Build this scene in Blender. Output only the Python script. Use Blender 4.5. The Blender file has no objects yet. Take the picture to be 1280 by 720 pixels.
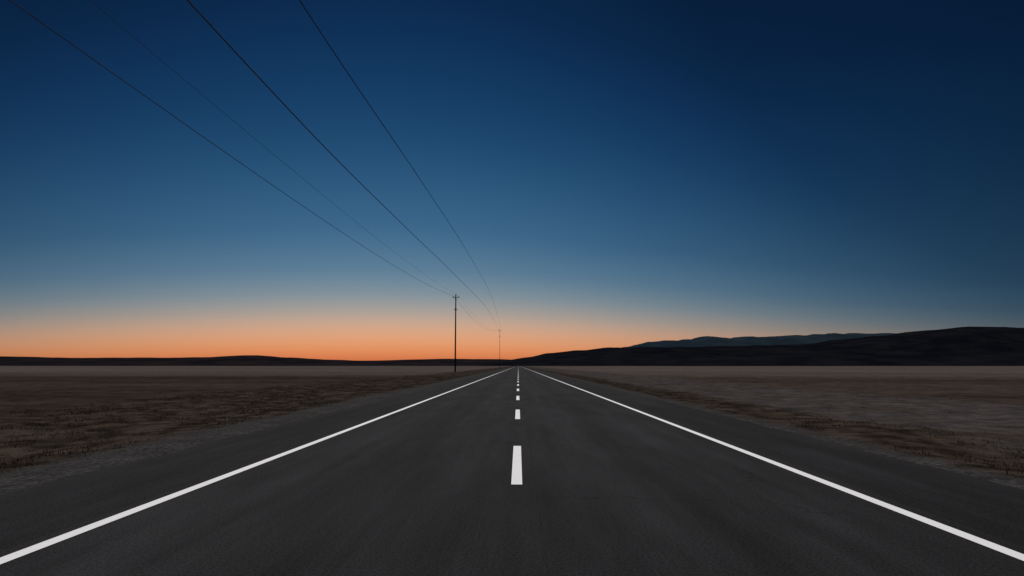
import bpy, math, random
from mathutils import Vector, noise
random.seed(7)
sc = bpy.context.scene
sc.view_settings.view_transform = 'Standard'
sc.view_settings.look = 'None'
sc.view_settings.exposure = 0

# ------------------------------------------------------------ node helper
class NT:
    def __init__(s, nt): s.nt = nt
    def n(s, t, **kw):
        nd = s.nt.nodes.new(t)
        for k, v in kw.items(): setattr(nd, k, v)
        return nd
    def put(s, sock, v):
        if isinstance(v, bpy.types.NodeSocket): s.nt.links.new(v, sock)
        elif v is not None:
            if sock.type == 'RGBA' and len(v) == 3: v = (*v, 1)
            sock.default_value = v
    def math(s, op, a, b=None, c=None, clamp=False):
        nd = s.n('ShaderNodeMath', operation=op); nd.use_clamp = clamp
        s.put(nd.inputs[0], a)
        if b is not None: s.put(nd.inputs[1], b)
        if c is not None: s.put(nd.inputs[2], c)
        return nd.outputs[0]
    def ss(s, v, a, b, lo=0.0, hi=1.0):
        nd = s.n('ShaderNodeMapRange', interpolation_type='SMOOTHSTEP')
        s.put(nd.inputs[0], v); nd.inputs[1].default_value = a; nd.inputs[2].default_value = b
        nd.inputs[3].default_value = lo; nd.inputs[4].default_value = hi
        return nd.outputs[0]
    def mix(s, f, a, b, bt='MIX'):
        nd = s.n('ShaderNodeMix', data_type='RGBA', blend_type=bt)
        s.put(nd.inputs[0], f); s.put(nd.inputs[6], a); s.put(nd.inputs[7], b)
        return nd.outputs[2]
    def noise(s, vec, scale, detail=4, rough=0.55, stretch=None):
        if stretch:
            m = s.n('ShaderNodeVectorMath', operation='MULTIPLY')
            s.put(m.inputs[0], vec); m.inputs[1].default_value = stretch
            vec = m.outputs[0]
        nd = s.n('ShaderNodeTexNoise')
        s.put(nd.inputs['Vector'], vec); nd.inputs['Scale'].default_value = scale
        nd.inputs['Detail'].default_value = detail; nd.inputs['Roughness'].default_value = rough
        return nd.outputs[0]
    def scale(s, col, f):
        nd = s.n('ShaderNodeVectorMath', operation='SCALE')
        s.put(nd.inputs[0], col); s.put(nd.inputs['Scale'], f)
        return nd.outputs[0]

def new_mat(name, rough=0.9, spec=0.2):
    m = bpy.data.materials.new(name); m.use_nodes = True
    t = NT(m.node_tree); b = m.node_tree.nodes['Principled BSDF']
    b.inputs['Roughness'].default_value = rough
    b.inputs['Specular IOR Level'].default_value = spec
    g = t.n('ShaderNodeNewGeometry').outputs['Position']
    sx = t.n('ShaderNodeSeparateXYZ'); t.put(sx.inputs[0], g)
    return m, t, b, g, sx.outputs
def bump(t, b, h, strength, dist):
    nd = t.n('ShaderNodeBump'); nd.inputs['Strength'].default_value = strength
    nd.inputs['Distance'].default_value = dist
    t.put(nd.inputs['Height'], h); t.put(b.inputs['Normal'], nd.outputs[0])

def mesh_obj(name, verts, faces, mat, smooth=False, parent=None):
    me = bpy.data.meshes.new(name); me.from_pydata(verts, [], faces); me.update()
    if smooth: me.polygons.foreach_set('use_smooth', [True]*len(me.polygons))
    if mat: me.materials.append(mat)
    o = bpy.data.objects.new(name, me); sc.collection.objects.link(o)
    if parent: o.parent = parent
    return o

# ------------------------------------------------------------ materials
def asphalt_mat(name, base, tracks=True):
    m, t, b, P, X = new_mat(name, 1.0, 0.03)
    ax = t.math('ABSOLUTE', X[0])
    fine = t.noise(P, 42, 3, 0.75)
    stone = t.noise(P, 130, 2, 0.6)
    mid = t.noise(P, 1.5, 6, 0.65, (1, 0.16, 1))
    big = t.noise(P, 0.2, 4, 0.55, (1, 0.35, 1))
    streak = t.noise(P, 2.6, 4, 0.6, (1, 0.02, 1))
    f = t.ss(fine, 0.3, 0.7, 0.5, 1.5)
    f = t.math('MULTIPLY', f, t.ss(stone, 0.56, 0.72, 1.0, 1.7))
    f = t.math('MULTIPLY', f, t.ss(mid, 0.3, 0.72, 0.80, 1.2))
    f = t.math('MULTIPLY', f, t.ss(big, 0.3, 0.7, 0.84, 1.14))
    f = t.math('MULTIPLY', f, t.ss(streak, 0.3, 0.7, 0.88, 1.12))
    if tracks:
        for c in (0.95, 2.75):
            d = t.math('ABSOLUTE', t.math('SUBTRACT', ax, c))
            f = t.math('MULTIPLY', f, t.ss(d, 0.1, 0.6, 1.10, 1.0))
        d = t.math('ABSOLUTE', t.math('SUBTRACT', ax, 1.85))
        f = t.math('MULTIPLY', f, t.ss(d, 0.05, 0.6, 0.88, 1.0))
        d = t.math('ABSOLUTE', t.math('SUBTRACT', X[0], 0.20))   # longitudinal joint
        f = t.math('MULTIPLY', f, t.ss(t.math('ADD', d, t.math('MULTIPLY', t.noise(P, 3, 3), 0.03)), 0.016, 0.032, 0.82, 1.0))
        w = t.n('ShaderNodeTexVoronoi', feature='DISTANCE_TO_EDGE'); w.inputs['Scale'].default_value = 0.21
        wp = t.n('ShaderNodeVectorMath', operation='ADD'); t.put(wp.inputs[0], P)
        nn = t.n('ShaderNodeTexNoise'); t.put(nn.inputs['Vector'], P); nn.inputs['Scale'].default_value = 0.9; nn.inputs['Detail'].default_value = 5
        t.put(wp.inputs[1], t.scale(nn.outputs[1], 1.6)); t.put(w.inputs['Vector'], wp.outputs[0])
        cr = t.math('MULTIPLY', t.ss(w.outputs[0], 0.0, 0.006, 1, 0), t.ss(t.noise(P, 0.11, 2), 0.48, 0.58))
        f = t.math('MULTIPLY', f, t.math('SUBTRACT', 1.0, t.math('MULTIPLY', cr, 0.45)))
    t.put(b.inputs['Base Color'], t.scale((*base,)[:3], f))
    bump(t, b, fine, 0.5, 0.008)
    return m
M_road = asphalt_mat('asphalt', (0.0212, 0.0218, 0.0238))
M_should = asphalt_mat('shoulder_asphalt', (0.0165, 0.0170, 0.0186), False)

m, t, b, P, X = new_mat('road_paint', 0.8, 0.1)
w = t.noise(P, 24, 5, 0.75); w2 = t.noise(P, 2.2, 3, 0.6)
f = t.ss(t.math('ADD', w, t.math('MULTIPLY', w2, 0.4)), 0.44, 0.6)
t.put(b.inputs['Base Color'], t.mix(f, (0.50, 0.52, 0.54), (0.88, 0.89, 0.90)))
bump(t, b, w, 0.2, 0.004); M_paint = m

# ground
m, t, b, P, X = new_mat('desert_ground', 1.0, 0.0)
wob = t.math('MULTIPLY', t.math('SUBTRACT', t.noise(P, 0.12, 4, 0.6), 0.5), 6.0)
wob2 = t.math('MULTIPLY', t.math('SUBTRACT', t.noise(P, 0.9, 4, 0.6), 0.5), 1.5)
xs = t.math('ADD', X[0], wob2); xw = t.math('ADD', X[0], wob)
fine = t.noise(P, 14, 5, 0.7); med = t.noise(P, 1.1, 5, 0.65)
strip = t.noise(P, 0.03, 4, 0.6, (0.16, 1, 1)); strip2 = t.noise(P, 0.006, 4, 0.6, (0.2, 1, 1))
clump = t.noise(P, 0.28, 5, 0.65)
field = t.mix(t.ss(strip, 0.38, 0.62), (0.033, 0.026, 0.022), (0.064, 0.049, 0.041))
field = t.mix(t.ss(strip2, 0.42, 0.58), t.scale(field, 0.82), (0.078, 0.061, 0.053))
field = t.scale(field, t.ss(clump, 0.35, 0.65, 0.8, 1.18))
yw = t.math('ADD', X[1], t.math('MULTIPLY', t.noise(P, 0.01, 3), 90.0))
hazed_field = t.mix(t.ss(strip, 0.35, 0.65), (0.072, 0.060, 0.056), (0.100, 0.083, 0.076))  # far field band, paled to put horizon haze into its colour
field = t.mix(t.math('MULTIPLY', t.ss(yw, 120, 260), t.ss(yw, 900, 2200, 1.0, 0.35)), field, hazed_field)
verge = t.mix(t.ss(med, 0.35, 0.65), (0.020, 0.0160, 0.013), (0.056, 0.043, 0.035))
gravel = t.mix(t.ss(fine, 0.3, 0.7), (0.030, 0.0295, 0.030), (0.062, 0.060, 0.060))
pale = t.mix(t.ss(med, 0.3, 0.7), (0.046, 0.042, 0.041), (0.070, 0.062, 0.060))
pale = t.mix(t.ss(clump, 0.48, 0.68), pale, (0.048, 0.037, 0.031))
col = t.mix(t.ss(xw, -18.5, -13.5), field, verge)
col = t.mix(t.ss(xs, -7.8, -6.7), col, gravel)
col = t.mix(t.ss(xs, 6.1, 6.9), col, verge)
rm = t.mix(t.ss(xw, 17.0, 23.0), pale, field)
col = t.mix(t.ss(xs, 8.6, 10.8), col, rm)
col = t.scale(col, t.math('MULTIPLY', t.ss(fine, 0.25, 0.75, 0.6, 1.4), t.ss(med, 0.3, 0.7, 0.82, 1.16)))
t.put(b.inputs['Base Color'], col)
bump(t, b, t.math('ADD', fine, med), 0.6, 0.05); M_ground = m

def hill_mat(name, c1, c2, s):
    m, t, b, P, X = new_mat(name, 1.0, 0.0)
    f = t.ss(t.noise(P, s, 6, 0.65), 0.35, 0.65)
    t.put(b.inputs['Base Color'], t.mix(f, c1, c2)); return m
M_hill = hill_mat('dark_scrub_hill', (0.004, 0.005, 0.008), (0.010, 0.0105, 0.0135), 0.006)
M_hill2 = hill_mat('low_ridge', (0.009, 0.008, 0.011), (0.018, 0.014, 0.016), 0.004)
M_mtn = hill_mat('hazed_mountain_rock', (0.014, 0.024, 0.037), (0.024, 0.037, 0.052), 0.002)  # aerial haze painted into the rock as a bluish base colour

def grass_mat(name, c1, c2):
    m, t, b, P, X = new_mat(name, 1.0, 0.0)
    t.put(b.inputs['Base Color'], t.mix(t.ss(t.noise(P, 1.6, 4), 0.35, 0.65), c1, c2)); return m
M_grass = grass_mat('dry_grass', (0.045, 0.034, 0.026), (0.12, 0.092, 0.070))

m, t, b, P, X = new_mat('weathered_wood', 1.0, 0.02)
t.put(b.inputs['Base Color'], t.mix(t.noise(P, 6, 4, 0.6, (1, 1, 0.08)), (0.06, 0.053, 0.05), (0.12, 0.105, 0.10))); M_wood = m
m, t, b, P, X = new_mat('conductor_cable', 1.0, 0.0)
t.put(b.inputs['Base Color'], t.mix(t.noise(P, 0.5, 2), (0.10, 0.13, 0.17), (0.14, 0.17, 0.21))); M_wire = m
m, t, b, P, X = new_mat('ceramic_insulator', 0.5, 0.3)
t.put(b.inputs['Base Color'], t.mix(t.noise(P, 5, 2), (0.04, 0.03, 0.028), (0.07, 0.05, 0.045))); M_ins = m

# ------------------------------------------------------------ ground
def spaced(dense_end, step, far, g):
    out = []; v = 0.0
    while v < dense_end: out.append(v); v += step
    s = step
    while v < far: out.append(v); s *= g; v += s
    out.append(far); return out
px = spaced(26, 0.4, 14000, 1.12); xsl = [-v for v in px[:0:-1]] + px
pyf = spaced(70, 0.5, 14000, 1.06); pyb = spaced(15, 3, 4000, 1.3)
ysl = [-v for v in pyb[:0:-1]] + pyf
def gh(x, y):
    a = abs(x)
    if a < 6.3: base = -0.05
    else:
        k = min(1, (a-6.3)/3.5); k = k*k*(3-2*k); base = -0.05 - 0.16*k
    amp = min(1, max(0, (a-6.2)/2.5))
    r = noise.noise(Vector((x*0.9, y*0.9, 0)))*0.08 + noise.noise(Vector((x*0.16, y*0.16, 3)))*0.15
    d = math.hypot(x, y)
    far = min(1, max(0, (a-40)/400))
    r += noise.noise(Vector((x*0.004, y*0.004, 9)))*0.8*far
    return base + r*amp*(1 if d < 400 else 0.6)
V = [(x, y, gh(x, y)) for y in ysl for x in xsl]
nx = len(xsl); F = []
for j in range(len(ysl)-1):
    for i in range(nx-1):
        a = j*nx+i; F.append((a, a+1, a+1+nx, a+nx))
mesh_obj('ground', V, F, M_ground, True)

# ------------------------------------------------------------ road
def ribbon(name, x0, x1, ys, z, mat, wob=0.0, side=0, parent=None, skirt=False):
    V = []; F = []
    for y in ys:
        j = (noise.noise(Vector((y*0.8, x1, 5)))+0.5*noise.noise(Vector((y*3.1, x1, 8))))*wob if abs(y) < 300 else 0
        a, bb = x0, x1
        if side < 0: a += j
        if side > 0: bb += j
        row = [(a, y, z), (bb, y, z)]
        if skirt and side < 0: row = [(a-0.12, y, z-0.09)] + row
        if skirt and side > 0: row = row + [(bb+0.12, y, z-0.09)]
        V += row
    n = len(V)//len(ys)
    for k in range(len(ys)-1):
        for i in range(n-1):
            q = k*n+i; F.append((q, q+1, q+1+n, q+n))
    return mesh_obj(name, V, F, mat, False, parent)
RY = [-300 + 10*i for i in range(29)] + [-10+0.4*i for i in range(250)] + [90+10*i for i in range(60)] + [700+100*i for i in range(34)]
road = bpy.data.objects.new('road', None); sc.collection.objects.link(road)
ribbon('carriageway', -3.92, 3.92, RY, 0.0, M_road, parent=road)
ribbon('shoulder_left', -5.65, -3.92, RY, -0.003, M_should, 0.14, -1, road, True)
ribbon('shoulder_right', 3.92, 5.75, RY, -0.003, M_should, 0.14, 1, road, True)
ribbon('edge_line_left', -3.79, -3.66, RY, 0.004, M_paint, parent=road)
ribbon('edge_line_right', 3.63, 3.76, RY, 0.004, M_paint, parent=road)
V = []; F = []
y = 8.7 - 10.45*20
while y < 2500:
    q = len(V); V += [(-0.085, y, .004), (0.045, y, .004), (0.045, y+4.1, .004), (-0.085, y+4.1, .004)]
    F.append((q, q+1, q+2, q+3)); y += 10.45
mesh_obj('centre_dashes', V, F, M_paint, False, road)

# ------------------------------------------------------------ hills
def lerp_prof(prof, x):
    if x <= prof[0][0]: return prof[0][1]
    for (x0, z0), (x1, z1) in zip(prof, prof[1:]):
        if x <= x1:
            k = (x-x0)/(x1-x0); k = k*k*(3-2*k)*0.5 + k*0.5
            return z0+(z1-z0)*k
    return prof[-1][1]
def ridge(name, prof, yc, front, back, step, amp, sc_n, mat, seed, rough=0.0):
    x0, x1 = prof[0][0], prof[-1][0]
    n = int((x1-x0)/step); R = 22; V = []; F = []
    for i in range(n+1):
        x = x0+(x1-x0)*i/n; h = lerp_prof(prof, x)
        h += rough*noise.fractal(Vector((x*0.0035, seed, 0)), 1.0, 2.0, 5)*min(1, h/80)
        for j in range(R+1):
            k = j/R
            y = yc-front + k*(front+back)
            d = (y-yc)/(front if y < yc else back)
            e = max(0, 1-abs(d)); e = e*e*(3-2*e)
            fr = noise.fractal(Vector((x*sc_n, y*sc_n*0.7, seed)), 1.0, 2.0, 6)
            z = h*e*(1+amp*fr*(.8 if abs(d) > .25 else .12)) - 3 + 0.02*h*fr*e
            V.append((x, y, z))
    for i in range(n):
        for j in range(R):
            a = i*(R+1)+j; F.append((a, a+R+1, a+R+2, a+1))
    return mesh_obj(name, V, F, mat, True)
ridge('hill', [(-250, 0), (53, 46), (180, 72), (320, 92), (500, 104), (675, 104), (900, 106), (1120, 110), (1564, 124), (1850, 150), (2009, 172), (2142, 192), (2453, 205), (2809, 216), (4200, 232), (5600, 190), (7000, 60)],
      4000, 1500, 1500, 20, 0.30, 0.0022, M_hill, 1.3, 9)
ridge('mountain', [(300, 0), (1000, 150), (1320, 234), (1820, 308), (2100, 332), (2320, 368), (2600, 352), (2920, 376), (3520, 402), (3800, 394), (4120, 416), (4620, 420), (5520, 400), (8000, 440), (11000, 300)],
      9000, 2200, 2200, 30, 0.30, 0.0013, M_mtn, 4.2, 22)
ridge('hill', [(-9000, 60), (-5000, 68), (-3600, 68), (-3200, 60), (-2500, 62), (-1950, 76), (-1650, 66), (-1380, 46), (-1100, 40), (-500, 54), (-150, 48), (200, 36), (700, 0)],
      5200, 1300, 1300, 30, 0.25, 0.0018, M_hill2, 7.7, 6)

# ------------------------------------------------------------ grass
V = []; F = []
def tuft(x, y, h, n, spread):
    z = gh(x, y)-0.01
    for _ in range(n):
        a = random.uniform(0, 6.283); r = random.uniform(0, spread)
        bx, by = x+r*math.cos(a), y+r*math.sin(a)
        hh = h*random.uniform(.5, 1.1); le = random.uniform(.3, 1.1)*hh
        a2 = random.uniform(0, 6.283); wd = random.uniform(.003, .008)
        wx, wy = math.cos(a2+1.57)*wd, math.sin(a2+1.57)*wd
        q = len(V)
        V.extend([(bx-wx, by-wy, z), (bx+wx, by+wy, z), (bx+le*math.cos(a2), by+le*math.sin(a2), z+hh)])
        F.append((q, q+1, q+2))
for i in range(24000):
    s = random.random()
    yv = 4 + 110*random.random()**1.6
    if s < .62: x = -7.1 - 11*random.random()**0.9
    elif s < .80: x = 6.5 + 3.6*random.random()
    elif s < .88: x = 9.5 + 30*random.random()
    else: x = -16 - 40*random.random()
    if noise.noise(Vector((x*.45, yv*.3, 2)))+random.uniform(-.45, .45) < -0.02: continue
    tuft(x, yv, random.uniform(.03, .095)*(1.2 if s < .62 else 1), 10, random.uniform(.1, .32))
mesh_obj('dry_grass', V, F, M_grass)

# ------------------------------------------------------------ poles
def cyl(name, x, y, z0, z1, r0, r1, mat, parent, seg=12):
    V = []; F = []
    for k in range(seg):
        a = 2*math.pi*k/seg; V.append((x+r0*math.cos(a), y+r0*math.sin(a), z0))
    for k in range(seg):
        a = 2*math.pi*k/seg; V.append((x+r1*math.cos(a), y+r1*math.sin(a), z1))
    for k in range(seg): F.append((k, (k+1) % seg, seg+(k+1) % seg, seg+k))
    F.append(tuple(range(seg, 2*seg)))
    return mesh_obj(name, V, F, mat, False, parent)
def box(name, c, s, mat, parent):
    V = [(c[0]+sx*s[0]/2, c[1]+sy*s[1]/2, c[2]+sz*s[2]/2) for sx in (-1, 1) for sy in (-1, 1) for sz in (-1, 1)]
    F = [(0, 1, 3, 2), (4, 6, 7, 5), (0, 4, 5, 1), (2, 3, 7, 6), (0, 2, 6, 4), (1, 5, 7, 3)]
    o = mesh_obj(name, V, F, mat, False, parent)
    bv = o.modifiers.new('b', 'BEVEL'); bv.width = .02; bv.segments = 2
    return o
def pole(x, y, H, arm, r0=.24, r1=.14, thin=1.0):
    e = bpy.data.objects.new('utility_pole', None); e.location = (x, y, 0); sc.collection.objects.link(e)
    cyl('pole_shaft', 0, 0, -.6, H, r0, r1, M_wood, e)
    za = H-0.75
    box('crossarm', (0, .25, za), (arm*2+.3, .12, .13*thin), M_wood, e)
    box('crossarm_low', (0, .25, za-3.2), (arm*.9, .10, .12*thin), M_wood, e)
    for sgn in (-1, 1):
        br = box('brace', (0, 0, 0), (arm*.75, .05, .05), M_wood, e)
        br.location = (sgn*arm*.32, .2, za-.42); br.rotation_euler = (0, -sgn*.75, 0)
        for zz, kk in ((za, arm), (za-3.2, arm*.4)):
            for q, rr in enumerate((.08, .11, .08)):
                cyl('insulator', sgn*kk, .25, zz+.08+q*.1, zz+.17+q*.1, rr, rr*.75, M_ins, e, 10)
pole(-15.7, 180, 19.2, .7, .21, .13)
pole(-15.7, -160, 19.2, .7)
pole(-10.3, 400, 21.4, 0.75, .12, .07, .6)
pole(-8.5, -150, 25, 1.5)

# ------------------------------------------------------------ wires
def hermite(pts, sub=12):
    out = []; n = len(pts)
    def tan(i):
        if i == 0: return (pts[1]-pts[0])/(pts[1].y-pts[0].y)
        if i == n-1: return (pts[-1]-pts[-2])/(pts[-1].y-pts[-2].y)
        a = (pts[i]-pts[i-1])/(pts[i].y-pts[i-1].y); b = (pts[i+1]-pts[i])/(pts[i+1].y-pts[i].y)
        return (a+b)/2
    for i in range(n-1):
        p0, p1 = pts[i], pts[i+1]; h = p1.y-p0.y; t0, t1 = tan(i)*h, tan(i+1)*h
        for k in range(sub):
            s = k/sub
            out.append(p0*(2*s**3-3*s*s+1)+t0*(s**3-2*s*s+s)+p1*(-2*s**3+3*s*s)+t1*(s**3-s*s))
    out.append(pts[-1]); return out
def wire(pts, r):
    c = bpy.data.curves.new('power_line', 'CURVE'); c.dimensions = '3D'
    c.bevel_depth = r; c.bevel_resolution = 3
    s = c.splines.new('POLY'); s.points.add(len(pts)-1)
    for i, p in enumerate(pts): s.points[i].co = (*p, 1)
    c.materials.append(M_wire)
    o = bpy.data.objects.new('power_line', c); sc.collection.objects.link(o)
vv = lambda L: [Vector(p) for p in L]
wire(hermite(vv([(-7, -150, 24.7), (-7, -60, 16), (-7, 0, 12.5), (-7, 22, 13.05), (-7, 48, 14.5), (-7, 92, 16.7), (-7.4, 200, 20.4), (-9.6, 400, 21.1)])), .020)
wire(hermite(vv([(-10, -150, 24.7), (-10, -60, 16), (-10, 0, 12.6), (-10, 30, 12.5), (-10, 60, 13.5), (-10, 101, 15.2), (-10, 236, 19.6), (-11.0, 400, 21.1)])), .025)
def para(x, z0, ze):
    return [Vector((x, 10+170*s/20, z0+(ze-z0)*(s/20)**2)) for s in range(-20, 21)]
def span(a, b, sag):
    return [a.lerp(b, k/20) - Vector((0, 0, 4*sag*(k/20)*(1-k/20))) for k in range(1, 21)]
for off, z0, r in ((-.7, 13.1, .019), (.7, 14.1, .010)):
    p = para(-15.7+off, z0, 18.9)
    p += span(p[-1], Vector((-10.3+off, 400, 21.1)), 3.5)
    wire(p, r)

# ------------------------------------------------------------ sky
w = bpy.data.worlds.new('World'); sc.world = w; w.use_nodes = True
t = NT(w.node_tree); bg = w.node_tree.nodes['Background']
D = t.n('ShaderNodeTexCoord').outputs['Generated']
s3 = t.n('ShaderNodeSeparateXYZ'); t.put(s3.inputs[0], D); dx, dy, dz = s3.outputs
az = t.math('SUBTRACT', t.math('ARCTAN2', dx, dy), -0.17)
az2 = t.math('MINIMUM', t.math('MULTIPLY', az, az), 3.0)
up = t.math('MAXIMUM', dz, 0.0)
ze = t.math('MULTIPLY', up, t.math('ADD', 1.0, t.math('MULTIPLY', az2, 1.1)))
ze = t.math('ADD', ze, t.math('MULTIPLY', az2, 0.05))
ze = t.math('MINIMUM', ze, t.math('ADD', up, 0.10))
rmp = t.n('ShaderNodeValToRGB'); t.put(rmp.inputs[0], t.math('MULTIPLY', ze, 1.6))
rmp.color_ramp.interpolation = 'B_SPLINE'
def lin(c): return tuple(((v/255)/12.92 if v/255 <= .04045 else ((v/255+.055)/1.055)**2.4) for v in c)+(1,)
stops = [(0, (190, 100, 64)), (.012, (218, 126, 80)), (.024, (228, 148, 98)), (.038, (225, 162, 122)), (.055, (206, 168, 142)), (.074, (168, 160, 153)),
         (.098, (126, 145, 156)), (.130, (90, 125, 151)), (.185, (58, 103, 139)), (.29, (29, 73, 114)), (.39, (15, 53, 93)), (.48, (9, 38, 73)), (.62, (5, 25, 52))]
cr = rmp.color_ramp
while len(cr.elements) > 1: cr.elements.remove(cr.elements[-1])
cr.elements[0].position = 0; cr.elements[0].color = lin(stops[0][1])
for p, c in stops[1:]:
    e = cr.elements.new(p*1.6); e.color = lin(c)
kf = t.ss(up, 0.1, 0.5, -1.6, -0.8)
fall = t.math('MAXIMUM', t.math('POWER', 2.71828, t.math('MULTIPLY', az2, kf)), 0.12)
col = t.scale(rmp.outputs[0], fall)
sky = t.n('ShaderNodeTexSky', sky_type='NISHITA'); sky.sun_disc = False
sky.sun_elevation = math.radians(-3); sky.sun_rotation = -0.17
add = t.n('ShaderNodeVectorMath', operation='ADD'); t.put(add.inputs[0], col)
t.put(add.inputs[1], t.scale(sky.outputs[0], 0.008))
t.put(bg.inputs[0], add.outputs[0]); bg.inputs[1].default_value = 1.0

L = bpy.data.lights.new('dusk_skylight', 'SUN'); L.energy = 3.0; L.angle = math.radians(60); L.color = (1, .955, .93)  # added broad lamp standing in for soft dusk sky light
lo = bpy.data.objects.new('dusk_skylight', L); sc.collection.objects.link(lo)
el = math.radians(50); a = -0.17
d = Vector((math.sin(a)*math.cos(el), math.cos(a)*math.cos(el), math.sin(el)))
lo.rotation_euler = d.to_track_quat('Z', 'Y').to_euler()

# ------------------------------------------------------------ camera
cam = bpy.data.cameras.new('camera'); co = bpy.data.objects.new('camera', cam); sc.collection.objects.link(co)
cam.sensor_width = 36; cam.lens = 25.3; cam.clip_end = 40000; cam.clip_start = .05
co.location = (0, 0, 1.4); co.rotation_euler = (math.radians(90+6.15), 0, math.radians(0.5))
sc.camera = co
